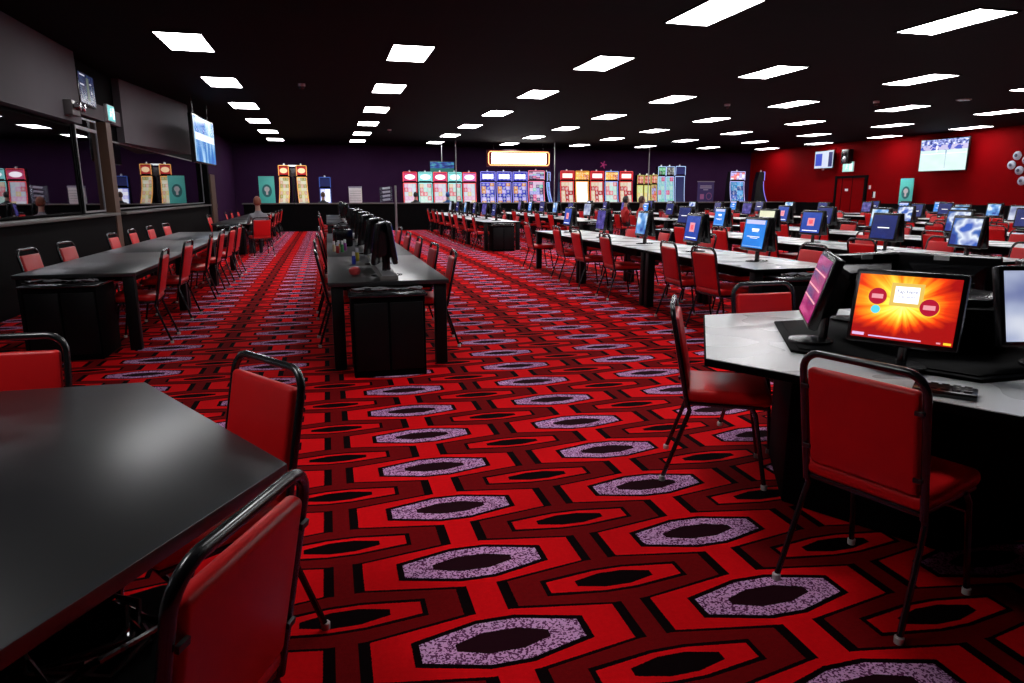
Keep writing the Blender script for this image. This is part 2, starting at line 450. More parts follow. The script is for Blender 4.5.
E_PINK = emat('pink_screen_mark', (.9, .35, .40), .9); E_GOLD = emat('gold_screen_mark', (.75, .5, .10), 1.0)
E_INK = emat('dark_screen_ink', (.03, .04, .18), 1.0); E_CYAN = emat('cyan_screen_mark', (.1, .65, .8), 1.0); E_YEL = emat('yellow_screen_mark', (1, .62, .03), 1.0)
def uvbox(w, h, d, M, cx=0, cz=0):
    """thin screen slab facing local -y, uv over its front"""
    m = MB(); uv = m.b.loops.layers.uv.verify()
    m.box((cx, 0, cz), (w, d, h))
    for f in m.b.faces:
        for lp in f.loops: lp[uv].uv = ((lp.vert.co.x-cx)/w+.5, (lp.vert.co.z-cz)/h+.5)
    bmesh.ops.transform(m.b, matrix=M, verts=m.b.verts); return m
def text_mesh(txt, size, M, mat, parent, name='lettering', depth=.0006):
    cu = bpy.data.curves.new(name, 'FONT'); cu.body = txt; cu.size = size; cu.align_x = 'CENTER'; cu.align_y = 'CENTER'; cu.extrude = depth
    t = bpy.data.objects.new(name, cu); COL.objects.link(t)
    me = bpy.data.meshes.new_from_object(t.evaluated_get(bpy.context.evaluated_depsgraph_get()))
    COL.objects.unlink(t); bpy.data.objects.remove(t)
    me.transform(M @ Matrix.Rotation(PI/2, 4, 'X'))
    me.materials.clear(); me.materials.append(mat)
    o = bpy.data.objects.new(name, me); COL.objects.link(o); o.parent = parent; return o
def make_monitor(kind, w=.375, h=.295, big=False, tilt=-8, zc=1.035):
    """monitor facing local -y on a post, origin where the post meets the table"""
    def f():
        r = empty('bingo_monitor')
        M = Matrix.Translation((0, 0, zc-TOPZ)) @ Matrix.Rotation(math.radians(tilt), 4, 'X')
        b = MB().box((0, .022, 0), (w+(.04 if big else .065), .045, h+(.045 if big else .065)), M, .012, 2)
        b.build('housing', CAB, r)
        # swelling back shell
        sh = MB(); prof = [(w*.42, h*.42), (w*.30, h*.28)]
        a = [sh.b.verts.new(M @ Vector((sx*prof[0][0], .04, sz*prof[0][1]))) for sx, sz in ((-1, -1), (1, -1), (1, 1), (-1, 1))]
        c = [sh.b.verts.new(M @ Vector((sx*prof[1][0], .11, sz*prof[1][1]))) for sx, sz in ((-1, -1), (1, -1), (1, 1), (-1, 1))]
        sh.b.faces.new(a); sh.b.faces.new(c)
        for k in range(4): sh.b.faces.new((a[k], a[(k+1) % 4], c[(k+1) % 4], c[k]))
        sh.build('back_shell', CAB, r, False)
        s = uvbox(w, h, .004, M @ Matrix.Translation((0, -.003, 0))).build('screen', BURST if kind == 'burst' else SCR[kind], r, False)
        Q = lambda x, z, ww, hh, mat, nm='screen_mark': uvbox(ww, hh, .0015, M @ Matrix.Translation((x, -.0062, z))).build(nm, mat, s, False)
        disc = lambda x, z, rad, mat, dy=-.0062, nm='screen_badge': MB().lathe([(rad, -.0008), (rad, .0008)], n=28, M=M @ Matrix.Translation((x, dy, z)) @ Matrix.Rotation(PI/2, 4, 'X')).build(nm, mat, s, False)
        if kind == 'blue welcome':
            Q(0, h*.42, w*.9, h*.14, emat('pale_violet_band', (.62, .62, .95), .9)); Q(.02, .045, w*.34, .022, E_WHITE); Q(.02, .025, w*.30, .006, E_WHITE)
            Q(0, -.03, w*.6, .006, E_WHITE); Q(.01, -.045, w*.36, .005, E_WHITE); Q(0, -h*.45, w*.9, .006, emat('pale_blue_line', (.4, .7, 1), .8))
        elif kind == 'red emblem':
            Q(0, .01, w*.36, h*.38, E_PINK); Q(0, .01, w*.22, h*.2, E_RED); Q(0, -h*.4, w*.8, .01, E_WHITE)
        elif kind == 'navy': Q(0, -.01, w*.5, .012, E_WHITE)
        elif kind == 'burst':
            Q(-.0, .055, .118, .094, E_GOLD, 'screen_frame')
            uvbox(.088, .066, .0015, M @ Matrix.Translation((0, -.0075, .055))).build('screen_card', E_WHITE, s, False)
            text_mesh('Tap Here', .020, M @ Matrix.Translation((0, -.0090, .067)), E_INK, s)
            text_mesh('to get started', .011, M @ Matrix.Translation((0, -.0090, .047)), E_INK, s)
            for x, z in ((-.105, .042), (.085, .012)):
                disc(x, z-.002, .036, E_YEL, -.0058); disc(x, z, .034, emat('crimson_badge', (.42, .005, .03), 1), -.0072)
                uvbox(.042, .018, .001, M @ Matrix.Translation((x, -.0090, z))).build('badge_label', E_PINK, s, False)
            disc(-.105, -.012, .017, E_CYAN, -.0078)
            Q(-.155, -.118, .045, .012, emat('lilac_mark', (.75, .45, .75), 1)); Q(-.02, -.122, .19, .005, emat('lilac_mark', (.75, .45, .75), 1)); Q(.165, -.122, .026, .009, E_YEL); Q(.135, -.122, .014, .006, E_PINK)
        elif kind == 'magenta menu':
            for k, z in enumerate((.07, .0, -.055)): Q(0, z, w*.94, .007, E_PINK)
        MB().lathe([(.10, 0), (.10, .010), (.045, .016)] if big else [(.07, 0), (.07, .008), (.03, .014)], n=20).build('base', CAB, r)
        p0 = M @ Vector((0, .05, -h*.2))
        MB().tube([(0, .05, .01), (0, .055, (zc-TOPZ)*.5), tuple(p0)], .021, 10).build('post', FRAME, r)
        if not big: MB().box((0, .118, zc-TOPZ+.02), (.02, .012, .10)).build('cable_clip', WHITE, r, False)
        return r
    return Proto(f)
MON = {k: make_monitor(k) for k in SCR}
def monitor(x, y, face, kind, label, group='monitors along the long tables', z=TOPZ, jit=6):
    """face: the way the screen looks, degrees from +x"""
    return MON[kind].get('bingo_monitor', (x, y, z), math.radians(face+90+random.uniform(-jit, jit)), label, 'monitor', group)

# ------------------------------------------------------------------ long rows of tables
KL = list(SCR)
def run(xc, y0, n, ry, desc, left, right, mons, cab=True, race=True, grey=True, lface=180, din=0.0):
    """n table modules from y0 with chairs on both sides; left/right are y lists for chairs; mons: list of (y, kind or None, both)"""
    for k in range(n):
        (TM2 if grey else TM).get('bingo_table', (xc, y0+k*2.45, 0), 0, '%s table, %s from the front, in the %s' % ('pale grey topped' if grey else 'black', orow(k), desc), 'table', 'tables set end to end in long rows')
        if race and not grey: RW.get('cable_raceway', (xc, y0+k*2.45, TOPZ), 0, 'grey cable channel on the %s table of the %s' % (orow(k), desc), 'cable channel', 'cable channels on the long tables')
    if cab: CB.get('cable_cabinet', (xc-.04, y0-.31, 0), 0, 'black cabinet with tangled cables at the front of the %s' % desc, 'cabinet', 'black cable cabinets at table ends')
    for i, y in enumerate(sorted(left)):
        chair(xc-.42+din+random.uniform(-.03, .03), y, random.uniform(-5, 5), 'red chair, left side, %s from the front, %s' % (orow(i), desc), 'red chairs along the long tables')
    for i, y in enumerate(sorted(right)):
        chair(xc+.40+random.uniform(-.03, .03), y, 180+random.uniform(-5, 5), 'red chair, right side, %s from the front, %s' % (orow(i), desc), 'red chairs along the long tables')
    for i, (y, kl, kr) in enumerate(mons):
        if kl: monitor(xc-.06, y, lface, kl, 'monitor facing left, %s screen, %s from front, %s' % (kl, orow(i), desc))
        if kr: monitor(xc+.08, y+.04, 0, kr, 'monitor facing right, dark back, %s from front, %s' % (orow(i), desc))
L1 = 'left table row by the mirrors'; L2 = 'far left table row'
C1 = 'central table row'; C2 = 'far central table row'
A1 = 'first row right of aisle'; A2 = 'first far row right of aisle'
run(-2.25, 7.0, 3, 0, L1, [7.95, 8.95, 10.8, 11.95, 13.1, 14.3], [7.5, 8.85, 10.3, 11.4, 12.45, 13.5], [], race=False, grey=False)
run(-2.25, 18.2, 4, 0, L2, [22.4, 23.7, 25.1, 19.3], [20.1, 21.6, 23.2, 24.9, 26.6], [], race=False, grey=False)
def mm(rng, f, both=True):
    return [(y, f(i), KL[(i*5+3) % len(KL)] if both else None) for i, y in enumerate(rng)]
run(.475, 5.75, 3, 0, C1, [6.95, 8.5, 10.0, 11.9], [6.65, 7.65, 8.8, 10.0, 11.6], [(6.15, 'navy', 'navy'), (7.2, 'navy', 'dim violet'), (8.5, 'dim violet', 'navy'), (9.8, 'navy', 'navy'), (11.2, 'silvery', 'navy'), (12.4, 'navy', 'navy')], grey=False, lface=160, din=.07)
run(.475, 17.4, 3, 0, C2, [18.2, 19.7, 21.2, 22.8], [18.5, 20.2, 22.0, 23.6], [(18.2, 'blue white picture', 'navy'), (19.8, 'navy', 'navy'), (21.4, 'dim violet', 'navy'), (23.0, 'navy', 'navy')], grey=False, lface=165)
run(4.45, 5.75, 3, 0, A1, [6.4, 7.2, 9.0, 10.2, 11.2, 12.9], [6.4, 7.4, 8.6, 9.9, 11.1, 12.3],
    [(6.45, 'blue welcome', 'navy'), (7.75, 'red emblem', 'navy'), (9.2, 'blue white picture', 'navy'), (10.75, 'dim violet', 'dim violet'), (12.4, 'red emblem', 'navy')])
run(4.4, 17.5, 4, 0, A2, [17.8, 19.2, 20.5, 21.7, 22.9, 24.1, 25.3, 26.4], [18.3, 19.8, 21.2, 22.6, 24.0, 25.4],
    [(18.2, 'navy', 'navy'), (19.4, 'dim violet', 'navy'), (20.8, 'navy', 'navy'), (22.2, 'blue white picture', 'navy'), (23.6, 'navy', 'dim violet'), (25.0, 'silvery', 'navy')])
run(7.0, 5.75, 3, 0, 'second row right of aisle', [7.1, 9.0, 10.3, 11.6, 12.8], [6.0, 7.15, 8.5, 9.7, 11.0, 12.2],
    [(6.2, 'sports picture', 'navy'), (7.4, 'navy', 'dim violet'), (8.8, 'red emblem', 'navy'), (9.9, 'pale cream', 'navy'), (11.3, 'blue welcome', 'silvery'), (12.6, 'navy', 'navy')])
far = ['silvery', 'navy', 'blue white picture', 'navy', 'blue welcome', 'dim violet', 'navy', 'sports picture']
run(7.0, 17.4, 4, 0, 'second far row right of aisle', [17.9, 19.3, 20.7, 22.1, 23.5, 24.9], [18.1, 19.6, 21.0, 22.5, 24.0, 25.4], mm([18, 19.4, 20.8, 22.2, 23.6, 25.0], lambda i: far[i % 8]))
run(9.5, 7.0, 3, 0, 'third row right of aisle', [8.4, 9.6, 10.9, 12.1, 13.3], [8.1, 9.2, 10.4, 11.7, 12.9],
    [(8.6, 'sports picture', 'navy'), (10.2, 'blue white picture', 'navy'), (11.6, 'navy', 'navy'), (12.9, 'red emblem', 'silvery')], cab=True)
run(9.5, 17.4, 4, 0, 'third far row right of aisle', [20.9, 22.1, 23.5, 24.9], [18.1, 19.6, 21.0, 22.5, 24.0, 25.4], mm([18, 19.6, 21.2, 22.8, 24.4], lambda i: far[(i+3) % 8]))
run(12.0, 8.2, 2, 0, 'fourth row right of aisle', [9.6, 10.8, 12.0], [9.4, 10.6, 11.9], [(9.5, 'navy', 'navy'), (10.9, 'blue white picture', 'navy'), (12.2, 'sports picture', 'navy')], cab=False)
run(12.0, 17.4, 4, 0, 'fourth far row right of aisle', [17.9, 19.3, 20.7, 22.1, 23.5, 24.9], [18.1, 19.6, 21.0, 22.5, 24.0], mm([18, 19.6, 21.2, 22.8, 24.4], lambda i: far[(i+5) % 8]))
run(14.6, 10.6, 2, 0, 'fifth row right of aisle', [11.5, 12.8, 14.1], [11.9, 13.2, 14.5], [(11.8, 'silvery', 'navy'), (13.2, 'blue white picture', 'navy'), (14.5, 'navy', 'navy')], cab=False)
run(14.6, 17.4, 3, 0, 'fifth far row right of aisle', [17.9, 19.3, 20.7, 22.1, 23.5], [18.1, 19.6, 21.0, 22.5, 24.0], mm([18, 19.6, 21.2, 22.8], lambda i: far[(i+1) % 8]))
run(17.1, 13.0, 3, 0, 'sixth row right of aisle', [13.9, 15.3, 16.7, 18.1, 19.5], [14.2, 15.6, 17.1, 18.5, 19.8], mm([14.5, 16.0, 17.5, 19.0], lambda i: far[(i+2) % 8]), cab=False)
run(19.4, 17.6, 2, 0, 'row nearest the red wall', [18.3, 19.6, 20.9], [18.2, 19.7, 21.0], mm([18.4, 19.8, 21.2], lambda i: far[(i+4) % 8]), cab=False)

# ------------------------------------------------------------------ hexagonal tables in the foreground
def make_hex(tm=None):
    r = empty('hexagonal_table')
    Rr = 1.15
    P = [(Rr*math.cos(PI/3*k), Rr*math.sin(PI/3*k)) for k in range(6)]
    if tm:
        MB().prism(P, TOPZ-.036, TOPZ-.003, .004).build('tabletop', BLK, r)
        MB().prism([(x*.993, y*.993) for x, y in P], TOPZ-.003, TOPZ).build('top_sheet', tm, r, False)
    else: MB().prism(P, TOPZ-.036, TOPZ, .004).build('tabletop', TABLE, r)
    p2 = [(x*.6, y*.6) for x, y in P]
    MB().prism(p2, 0, TOPZ-.036, .01).build('pedestal', BLK, r)
    return r
HX = Proto(make_hex); HX2 = Proto(lambda: make_hex(TABLE2))
HX2.get('hexagonal_table', (2.73, 2.62, 0), 0, 'hexagonal pale grey topped table at the right foreground carrying a ring of monitors', 'table', 'hexagonal tables')
HX.get('hexagonal_table', (-1.29, 1.83, 0), 0, 'hexagonal black table with a bare shiny top at the left foreground', 'table', 'hexagonal tables')
HG = 'red chairs around the hexagonal tables'
def hexchair(x, y, face, label): chair(x, y, face, label, HG, CHF)
hexchair(1.675+.28*.95, 1.825+.28*.31, 19, 'red chair seen from behind in front of the orange screen at the right foreground')
hexchair(1.725+.28*.86, 3.2-.28*.5, -30, 'red chair seen edge on at the left corner of the right foreground hexagonal table')
hexchair(2.59, 3.40, 270, 'red chair facing us across the far edge of the right foreground hexagonal table')
hexchair(3.56, 3.07, 210, 'red chair behind the monitors on the right foreground hexagonal table')
hexchair(2.95, 1.68, 92, 'red chair at the near right edge of the right foreground hexagonal table')
hexchair(-.447, 2.20, 214, 'red chair beside the aisle at the upper right edge of the left foreground table')
hexchair(-.41, 1.31, 155, 'nearest red chair, cut by the photo bottom, at the left foreground table')
hexchair(-1.24, 2.74, 270, 'red chair at the far edge of the left foreground table, cut by the border')
BM = make_monitor('burst', .365, .262, True, -14, .978)
BM.get('bingo_monitor', (2.225, 2.215, TOPZ+.02), math.radians(214+90), 'monitor with a bright orange sunburst screen on the right foreground table', 'monitor', 'monitors on the hexagonal table')
M2 = make_monitor('magenta menu', .44, .285, True, -16, 1.0)
M2.get('bingo_monitor', (2.21, 2.73, TOPZ+.02), math.radians(147+90), 'monitor with a magenta menu screen seen nearly edge on beside the orange one', 'monitor', 'monitors on the hexagonal table')
M3 = make_monitor('silvery', .44, .285, True, -14, .99)
M3.get('bingo_monitor', (2.82, 2.06, TOPZ+.02), math.radians(258+90), 'monitor with a silvery screen cut by the right photo border', 'monitor', 'monitors on the hexagonal table')
M4 = make_monitor('navy', .44, .27, True, -10, .965)
for k, (a, d) in enumerate(((90, 'its back seen above the orange screen at left'), (35, 'its back seen above the orange screen at right'), (330, 'its back seen at the far right'))):
    q = math.radians(a)
    o = M4.get('bingo_monitor', (2.80+.50*math.cos(q), 2.66+.50*math.sin(q), TOPZ+.02), q+PI/2, 'black monitor on the right hexagonal table, '+d, 'monitor', 'monitors on the hexagonal table')
    MB().box((.02, .105, .36), (.07, .004, .022)).build('sticker', WHITE, o, False)
t = empty('monitor_plinth', (2.76, 2.62, TOPZ), 0, 'flat black hexagonal plinth under the ring of monitors', 'plinth')
MB().prism([(.74*math.cos(PI/3*k), .74*math.sin(PI/3*k)) for k in range(6)], 0, .014, .003).build('board', BLK, t); MB().prism([(.70*math.cos(PI/3*k), .70*math.sin(PI/3*k)) for k in range(6)], .014, .02, .002).build('mat', BLK, t)
t = empty('equipment_console', (2.80, 2.62, TOPZ+.02), 0, 'low black hexagonal console inside the ring of monitors', 'console')
P_ = [(.36*math.cos(PI/3*k+PI/6), .36*math.sin(PI/3*k+PI/6)) for k in range(6)]
MB().prism(P_, 0, .20, .01).build('body', BLK, t); MB().prism([(x*.8, y*.8) for x, y in P_], .20, .235, .006).build('lid', CAB, t)
# control pad in front of the orange screen
t = empty('control_pad', (2.13, 1.90, TOPZ), math.radians(-50), 'black keypad lying on the table below the orange screen', 'keypad')
MB().box((0, 0, .012), (.20, .11, .024), None, .006).build('body', CAB, t)
kb = MB()
for i in range(5):
    for j in range(3): kb.box((-.07+i*.035, -.03+j*.03, .027), (.024, .02, .006))
kb.build('keys', FRAME, t)
o = MB(); rnd = random.Random(5)
pts = []
for k in range(60):
    a = k*.8; pts.append((.14*math.cos(a)*(1+.3*math.sin(k)), .11*math.sin(a)*(1+.25*math.cos(k*1.7)), .012+.018*rnd.random()+.0009*k))
o.tube(pts, .006, 6)
o = o.build('cable_bundle', CABLE); o.location = (2.80, 2.62, TOPZ+.256); tag(o, 'tangle of glossy black cables in the middle of the ring of monitors', 'cable')
# clutter at the lower left corner
t = empty('cable_bag', (-.52, 1.37, .491), .4, 'black bag with glinting tangled cables on the seat of the nearest red chair', 'bag')
MB().box((0, 0, .035), (.42, .38, .07), None, .03, 3).build('body', BLK, t)
rnd = random.Random(9)
for k in range(10):
    p = []; a = rnd.random()*6
    for q in range(9): a += rnd.uniform(.4, .9); p.append((.17*math.cos(a)*rnd.uniform(.5, 1), .14*math.sin(a)*rnd.uniform(.5, 1), .078+rnd.uniform(0, .04)))
    MB().tube(p, .006, 6).build('cable', CABLE, t)

# ------------------------------------------------------------------ left wall: mirrors, frames, televisions
def mirror_mat():
    g = N('dark_mirror'); g.b.inputs['Metallic'].default_value = 1; g.b.inputs['Roughness'].default_value = .015
    g.put(g.b.inputs['Base Color'], g.mix(g.noise(1.5, 2), (.28, .28, .31), (.34, .34, .37)))
    return g.m
MIR = mirror_mat()
def mirror(y0, y1, z0, z1, label, fw=.03, fm=None):
    t = empty('wall_mirror', (XL+.01, (y0+y1)/2, z0), 0, label, 'mirror', 'mirrors along the left wall')
    L = y1-y0; H = z1-z0
    MB().box((.015, 0, H/2), (.02, L, H)).build('glass', MIR, t, False)
    f = MB()
    for s in (-1, 1): f.box((.02, s*(L/2-fw/2), H/2), (.035, fw, H))
    for z in (fw/2, H-fw/2): f.box((.02, 0, z), (.035, L-2*fw, fw))
    f.build('frame', fm or GREYM, t, False)
    return t
mirror(1.5, 12.55, 1.145, 2.50, 'large dark mirror above the ledge on the near left wall', .02, BLK)
t = mirror(12.75, 13.85, 1.145, 2.68, 'tall narrow mirror in a pale metal frame between the two large wall mirrors')
MB().box((.025, 0, 1.36), (.03, 1.04, .05)).build('crossbar', GREYM, t, False)
mirror(14.4, 24.3, 1.165, 2.42, 'long dark mirror beyond the wooden post on the far left wall', .025)
for y0, y1, d in ((.8, 13.95, 'near'), (14.35, 24.35, 'far')):
    t = empty('wall_counter', (XL, (y0+y1)/2, 0), 0, 'black wall counter with a grey ledge below the %s left mirror' % d, 'counter', 'wall counters under the mirrors')
    MB().box((.08, 0, .54), (.15, y1-y0, 1.07)).build('body', BLKW, t, False)
    MB().box((.13, 0, 1.10), (.24, y1-y0, .045), None, .008).build('ledge', LEDGE, t)
# television in the mirror bay, exit sign, beacon light
def tv(name, loc, rz, w, h, mat, label, depth=.07, reach=.12):
    t = empty(name, loc, rz, label, 'television')
    MB().box((0, depth/2, 0), (w+.06, depth, h+.06), None, .01).build('housing', CAB, t)
    s = uvbox(w, h, .004, Matrix.Translation((0, -.003, 0))).build('screen', mat, t, False)
    MB().box((0, (depth+reach-.005)/2, 0), (w*.15, reach-depth-.005, h*.3)).build('wall_bracket', FRAME, t, False)
    return t, s
TVL = photo_mat('tv_menu_blue', [(.35, (.003, .004, .02)), (.5, (.008, .01, .06)), (.62, (.02, .05, .10))], 4, 2, 1.0, (3, 1, 1))
t, s = tv('television', (XL+.16, 13.2, 3.12), PI/2+.02, .80, .46, TVL, 'small dark blue television high on the left wall beside the exit sign', reach=.15)
for x, z, ww, hh in ((-.22, .2, .26, .02), (-.26, .05, .2, .02), (.19, .10, .08, .02), (.21, -.03, .06, .04)):
    uvbox(ww, hh, .002, Matrix.Translation((x, -.007, z))).build('screen_line', emat('dim_line', (.5, .5, .6), 1), s, False)
uvbox(.12, .36, .002, Matrix.Translation((.04, -.007, 0))).build('screen_column', emat('olive_column', (.05, .07, .05), 1), s, False)
def exit_sign(loc, rz, label, sc=1.0, face=None):
    t = empty('exit_sign', loc, rz, label, 'exit sign')
    MB().box((0, .02, 0), (.34*sc, .05, .22*sc), None, .005).build('housing', WHITE, t)
    f = uvbox(.32*sc, .20*sc, .003, Matrix.Translation((0, -.008, 0))).build('face', face or emat('exit_green', (.10, .55, .55), 1.0), t, False)
    # running person beside a doorway
    m = MB(); k = sc
    m.box((.09*k, -.0125, 0), (.07*k, .003, .15*k))
    m.tube([(-.03*k, -.0125, .055*k), (-.031*k, -.0125, .056*k)], .013*k, 8)
    for a, b in (((-.03, .035), (-.045, -.01)), ((-.03, .03), (-.005, .01)), ((-.03, .03), (-.06, .02)), ((-.045, -.01), (-.015, -.04)), ((-.045, -.01), (-.075, -.05))):
        m.tube([(a[0]*k, -.0125, a[1]*k), (b[0]*k, -.0125, b[1]*k)], .006*k, 6)
    m.build('pictogram', E_WHITE, f)
    return t
exit_sign((XL+.15, 14.45, 2.88), PI/2, 'small green lit exit sign with a running figure on the left wall', 1.3)
exit_sign((21.54, 25.3, 2.58), -PI/2, 'white and green exit sign above the red double door', 1.9, emat('exit_pale', (.45, .85, .75), 1.0))
t = empty('emergency_light', (XL+.28, 12.0, 2.70), PI/2, 'twin headed metallic emergency light on the grey left bulkhead', 'emergency light')
MB().box((0, .02, 0), (.34, .12, .22), None, .015).build('housing', pmat('brushed_case', (.20, .18, .18), .3, metal=.5), t)
for x in (-.1, .1): MB().lathe([(.02, 0), (.06, .03), (.065, .09), (.05, .1)], n=16, M=Matrix.Translation((x, -.04, .02)) @ Matrix.Rotation(PI/2, 4, 'X')).build('lamp_head', CHROME, t)
# big blue display hanging by the far left table row
BIG = photo_mat('tv_board_blue', [(.30, (.02, .10, .50)), (.5, (.06, .25, .62)), (.62, (.35, .6, .85)), (.75, (.75, .85, .95))], 1.6, 6, .9, (3.5, .6, 1))
t, s = tv('bingo_board', (-2.72, 18.25, 2.68), PI/2-.04, 2.25, 1.0, BIG, 'large blue number display hanging from the ceiling at the left', .10)
t['category'] = 'display'
uvbox(2.1, .16, .002, Matrix.Translation((0, -.007, .06))).build('screen_band', emat('white_band', (.75, .82, .95), 1), s, False)
for x in (-.8, .8): MB().tube([(x, .06, .5), (x, .06, .915)], .018, 8).build('hanger', FRAME, t)

# ------------------------------------------------------------------ counter at the far end, with the slot machine room behind
t = empty('service_counter', (0, 28.7, 0), 0, 'long black half wall with a grey top in front of the slot machines', 'counter')
MB().box((8.9, .05, .53), (24.0, .22, 1.06)).build('body', BLKW, t, False)
MB().box((8.9, .05, 1.08), (24.1, .34, .045), None, .006).build('countertop', LEDGE, t)
for x, d in ((5.25, 'beside the pink and teal machines'), (9.54, 'beside the lit white sign'), (13.95, 'beside the yellow machines')):
    o = MB().tube([(x, 28.72, 1.105), (x, 28.72, CEIL-.005)], .022, 8).build('ceiling_pole', GREYM)
    tag(o, 'thin grey pole from the counter to the ceiling '+d, 'pole', 'thin poles above the counter')
t = empty('queue_post', (1.39, 14.6, 0), 0, 'slim pale post standing beyond the central table row', 'post')
MB().lathe([(.16, 0), (.16, .02), (.03, .035)], n=20).build('base', GREYM, t); MB().tube([(0, 0, .03), (0, 0, 1.62)], .022, 10).build('pole', GREYM, t)

def light_tube(name, pts, r, mat, parent): return MB().tube(pts, r, 6).build(name, mat, parent)
def slot_machine(x, y, label, frame, screen, top, w=.60, H=2.38, curve=.16, rz=0, side=None, marq=None, shape='oval'):
    r = empty('slot_machine', (x, y, 0), rz, label, 'slot machine', 'slot machines behind the counter')
    body = CAB if side is None else side
    MB().box((0, .30, .40), (w*.96, .55, .80), None, .02).build('base_cabinet', body, r)
    MB().prism([(-w*.48, -.16), (w*.48, -.16), (w*.5, .2), (-w*.5, .2)], .80, .90, .01).build('button_deck', CAB, r)
    z0, z1 = 1.0, H-.48
    n = 8; line = [(-curve*(1-i/n)**2+.06+.0*i, z0+(z1-z0)*i/n) for i in range(n+1)]
    prof = [(a, b) for a, b in line]+[(.34, z1), (.40, z0)]
    prof = [(-.05, .90)]+[(a+.012, b) for a, b in line]+[(a+.012, b) for a, b in ((.06, H-.44), (.03, H-.40), (.03, H-.02))]+[(.28, H-.02), (.38, z1), (.45, .90)]
    MB().extrude_x(prof, -w/2, w/2).build('cabinet_body', body, r)
    ins = w*.09
    MB().strip(line, -w/2+ins, w/2-ins, .006).build('main_screen', screen, r)
    MB().strip([(.022, H-.38), (.022, H-.06)], -w/2+.03, w/2-.03, .006).build('top_screen', top, r)
    if marq:
        m = MB()
        if shape == 'oval': m.lathe([(1, -.004), (1, .004)], n=24, M=Matrix.Translation((0, .012, H-.22)) @ Matrix.Diagonal((w*.36, 1, .105, 1)) @ Matrix.Rotation(PI/2, 4, 'X'))
        else: m.box((0, .012, H-.22), (w*.7, .01, .19), None, .02)
        m.build('marquee', marq, r)
    e = .014
    for s in (-1, 1):
        light_tube('light_strip', [(s*(w/2-.02), a-.012, b) for a, b in line], e, frame, r)
    light_tube('light_strip', [(-w/2+.02, .048, z1), (w/2-.02, .048, z1)], e, frame, r)
    MB().tube([(-w/2+.02, .016, H-.02), (w/2-.02, .016, H-.02)], e, 6).tube([(-w/2+.012, .016, H-.02), (-w/2+.012, .016, H-.42)], e, 6).tube([(w/2-.012, .016, H-.02), (w/2-.012, .016, H-.42)], e, 6).build('top_light', frame, r)
    MB().lathe([(.035, 0), (.035, .05), (.02, .09)], (0, .14, H-.02), 12).build('beacon', WHITE, r)
    return r
E = lambda n, c, s=1.05: emat('glow_'+n, c, s)
W_ = (1, .95, 1)
pinkS = grid_mat('slot_pink', [(1, .55, .85), (.75, .85, 1), (1, .75, .35), (.95, .9, 1), (.9, .15, .25)], 3, 5, .8, .5, 1)
tealS = grid_mat('slot_teal', [(.5, 1, .9), (1, .8, .5), (.85, .95, 1), (.95, .25, .3), (.6, .9, .8)], 3, 5, .8, .5, 2)
blueS = grid_mat('slot_blue', [(.01, .02, .45), (.03, .05, .6), (.5, .4, 1), (.8, .3, .05), (.01, .01, .2), (.05, .04, .7)], 3, 6, .85, .4, 3)
redS = grid_mat('slot_red', [(.55, .01, .02), (.95, .7, .45), (.8, .05, .05), (1, .85, .7)], 3, 5, .8, .45, 4)
creamS = grid_mat('slot_cream', [(1, .95, .65), (1, .9, .75), (1, .98, .85)], 2, 4, 1.5, .5, 5)
mixS = grid_mat('slot_mix', [(.9, .1, .35), (.2, .75, .6), (.4, .4, 1), (.9, .6, .9), (.1, .05, .2)], 4, 7, .8, .3, 6)
yellowS = grid_mat('slot_yellow', [(.85, .95, .3), (1, .75, .2), (.5, .85, .5), (.95, .9, .5)], 2, 5, .8, .2, 7)
greenS = grid_mat('slot_green', [(.2, .8, .55), (.3, .75, .8), (.5, .9, .8), (.85, .1, .3)], 2, 6, .75, .2, 8)
goldT = grid_mat('slot_gold_top', [(.9, .4, .02), (1, .7, .1), (.6, .12, .01)], 5, 3, 1.1, .25, 9)
jS = grid_mat('slot_curved', [(.95, .8, .25), (.9, .5, .35), (.75, .7, .6), (.95, .9, .6), (.5, .45, .1)], 3, 8, .75, .25, 10)
blueT = grid_mat('slot_blue_top', [(.01, .02, .6), (.02, .03, .7)], 3, 2, .9, .3, 11)
navyS = grid_mat('slot_navy', [(.01, .06, .3), (.03, .25, .55), (.02, .1, .5), (.1, .4, .8)], 2, 5, 1.0, .1, 12)
Y0 = 30.0
specs = [
 (3.49, 'pink', pinkS, E('rose', (.7, .05, .18), .9), E('red', (1, .08, .10)), .60, 2.38, 'first from the left of five'),
 (4.15, 'teal', tealS, E('teal', (.25, .75, .75), 1.0), E('aqua', (.3, .85, .85)), .60, 2.38, 'second from the left of five'),
 (4.79, 'pink', pinkS, E('rose', (.7, .05, .18), .9), E('red', (1, .08, .10)), .60, 2.38, 'middle one of the pink and teal five'),
 (5.43, 'teal', tealS, E('teal', (.25, .75, .75), 1.0), E('aqua', (.3, .85, .85)), .60, 2.38, 'behind the pole, fourth of five'),
 (6.07, 'pink', pinkS, E('mauve', (.65, .15, .45)), E('red', (1, .08, .10)), .60, 2.38, 'next to the royal blue ones')]
for x, nm, ms, top, fr, w_, H_, d in specs:
    slot_machine(x, Y0, 'bright %s slot machine, oval lit top, %s' % (nm, d), fr, ms, top, w_, H_, .16, marq=E('marq', (1, .93, .98), 1.6))
for x, d in ((6.90, 'leftmost'), (7.63, 'middle'), (8.36, 'right')):
    slot_machine(x, Y0, 'royal blue slot machine below the lit white sign, %s one of the three' % d, E('blue', (.30, .28, 1)), blueS, blueT, .68, 2.42, .16, marq=E('marqb', (.9, .9, 1), 1.5), shape='box')
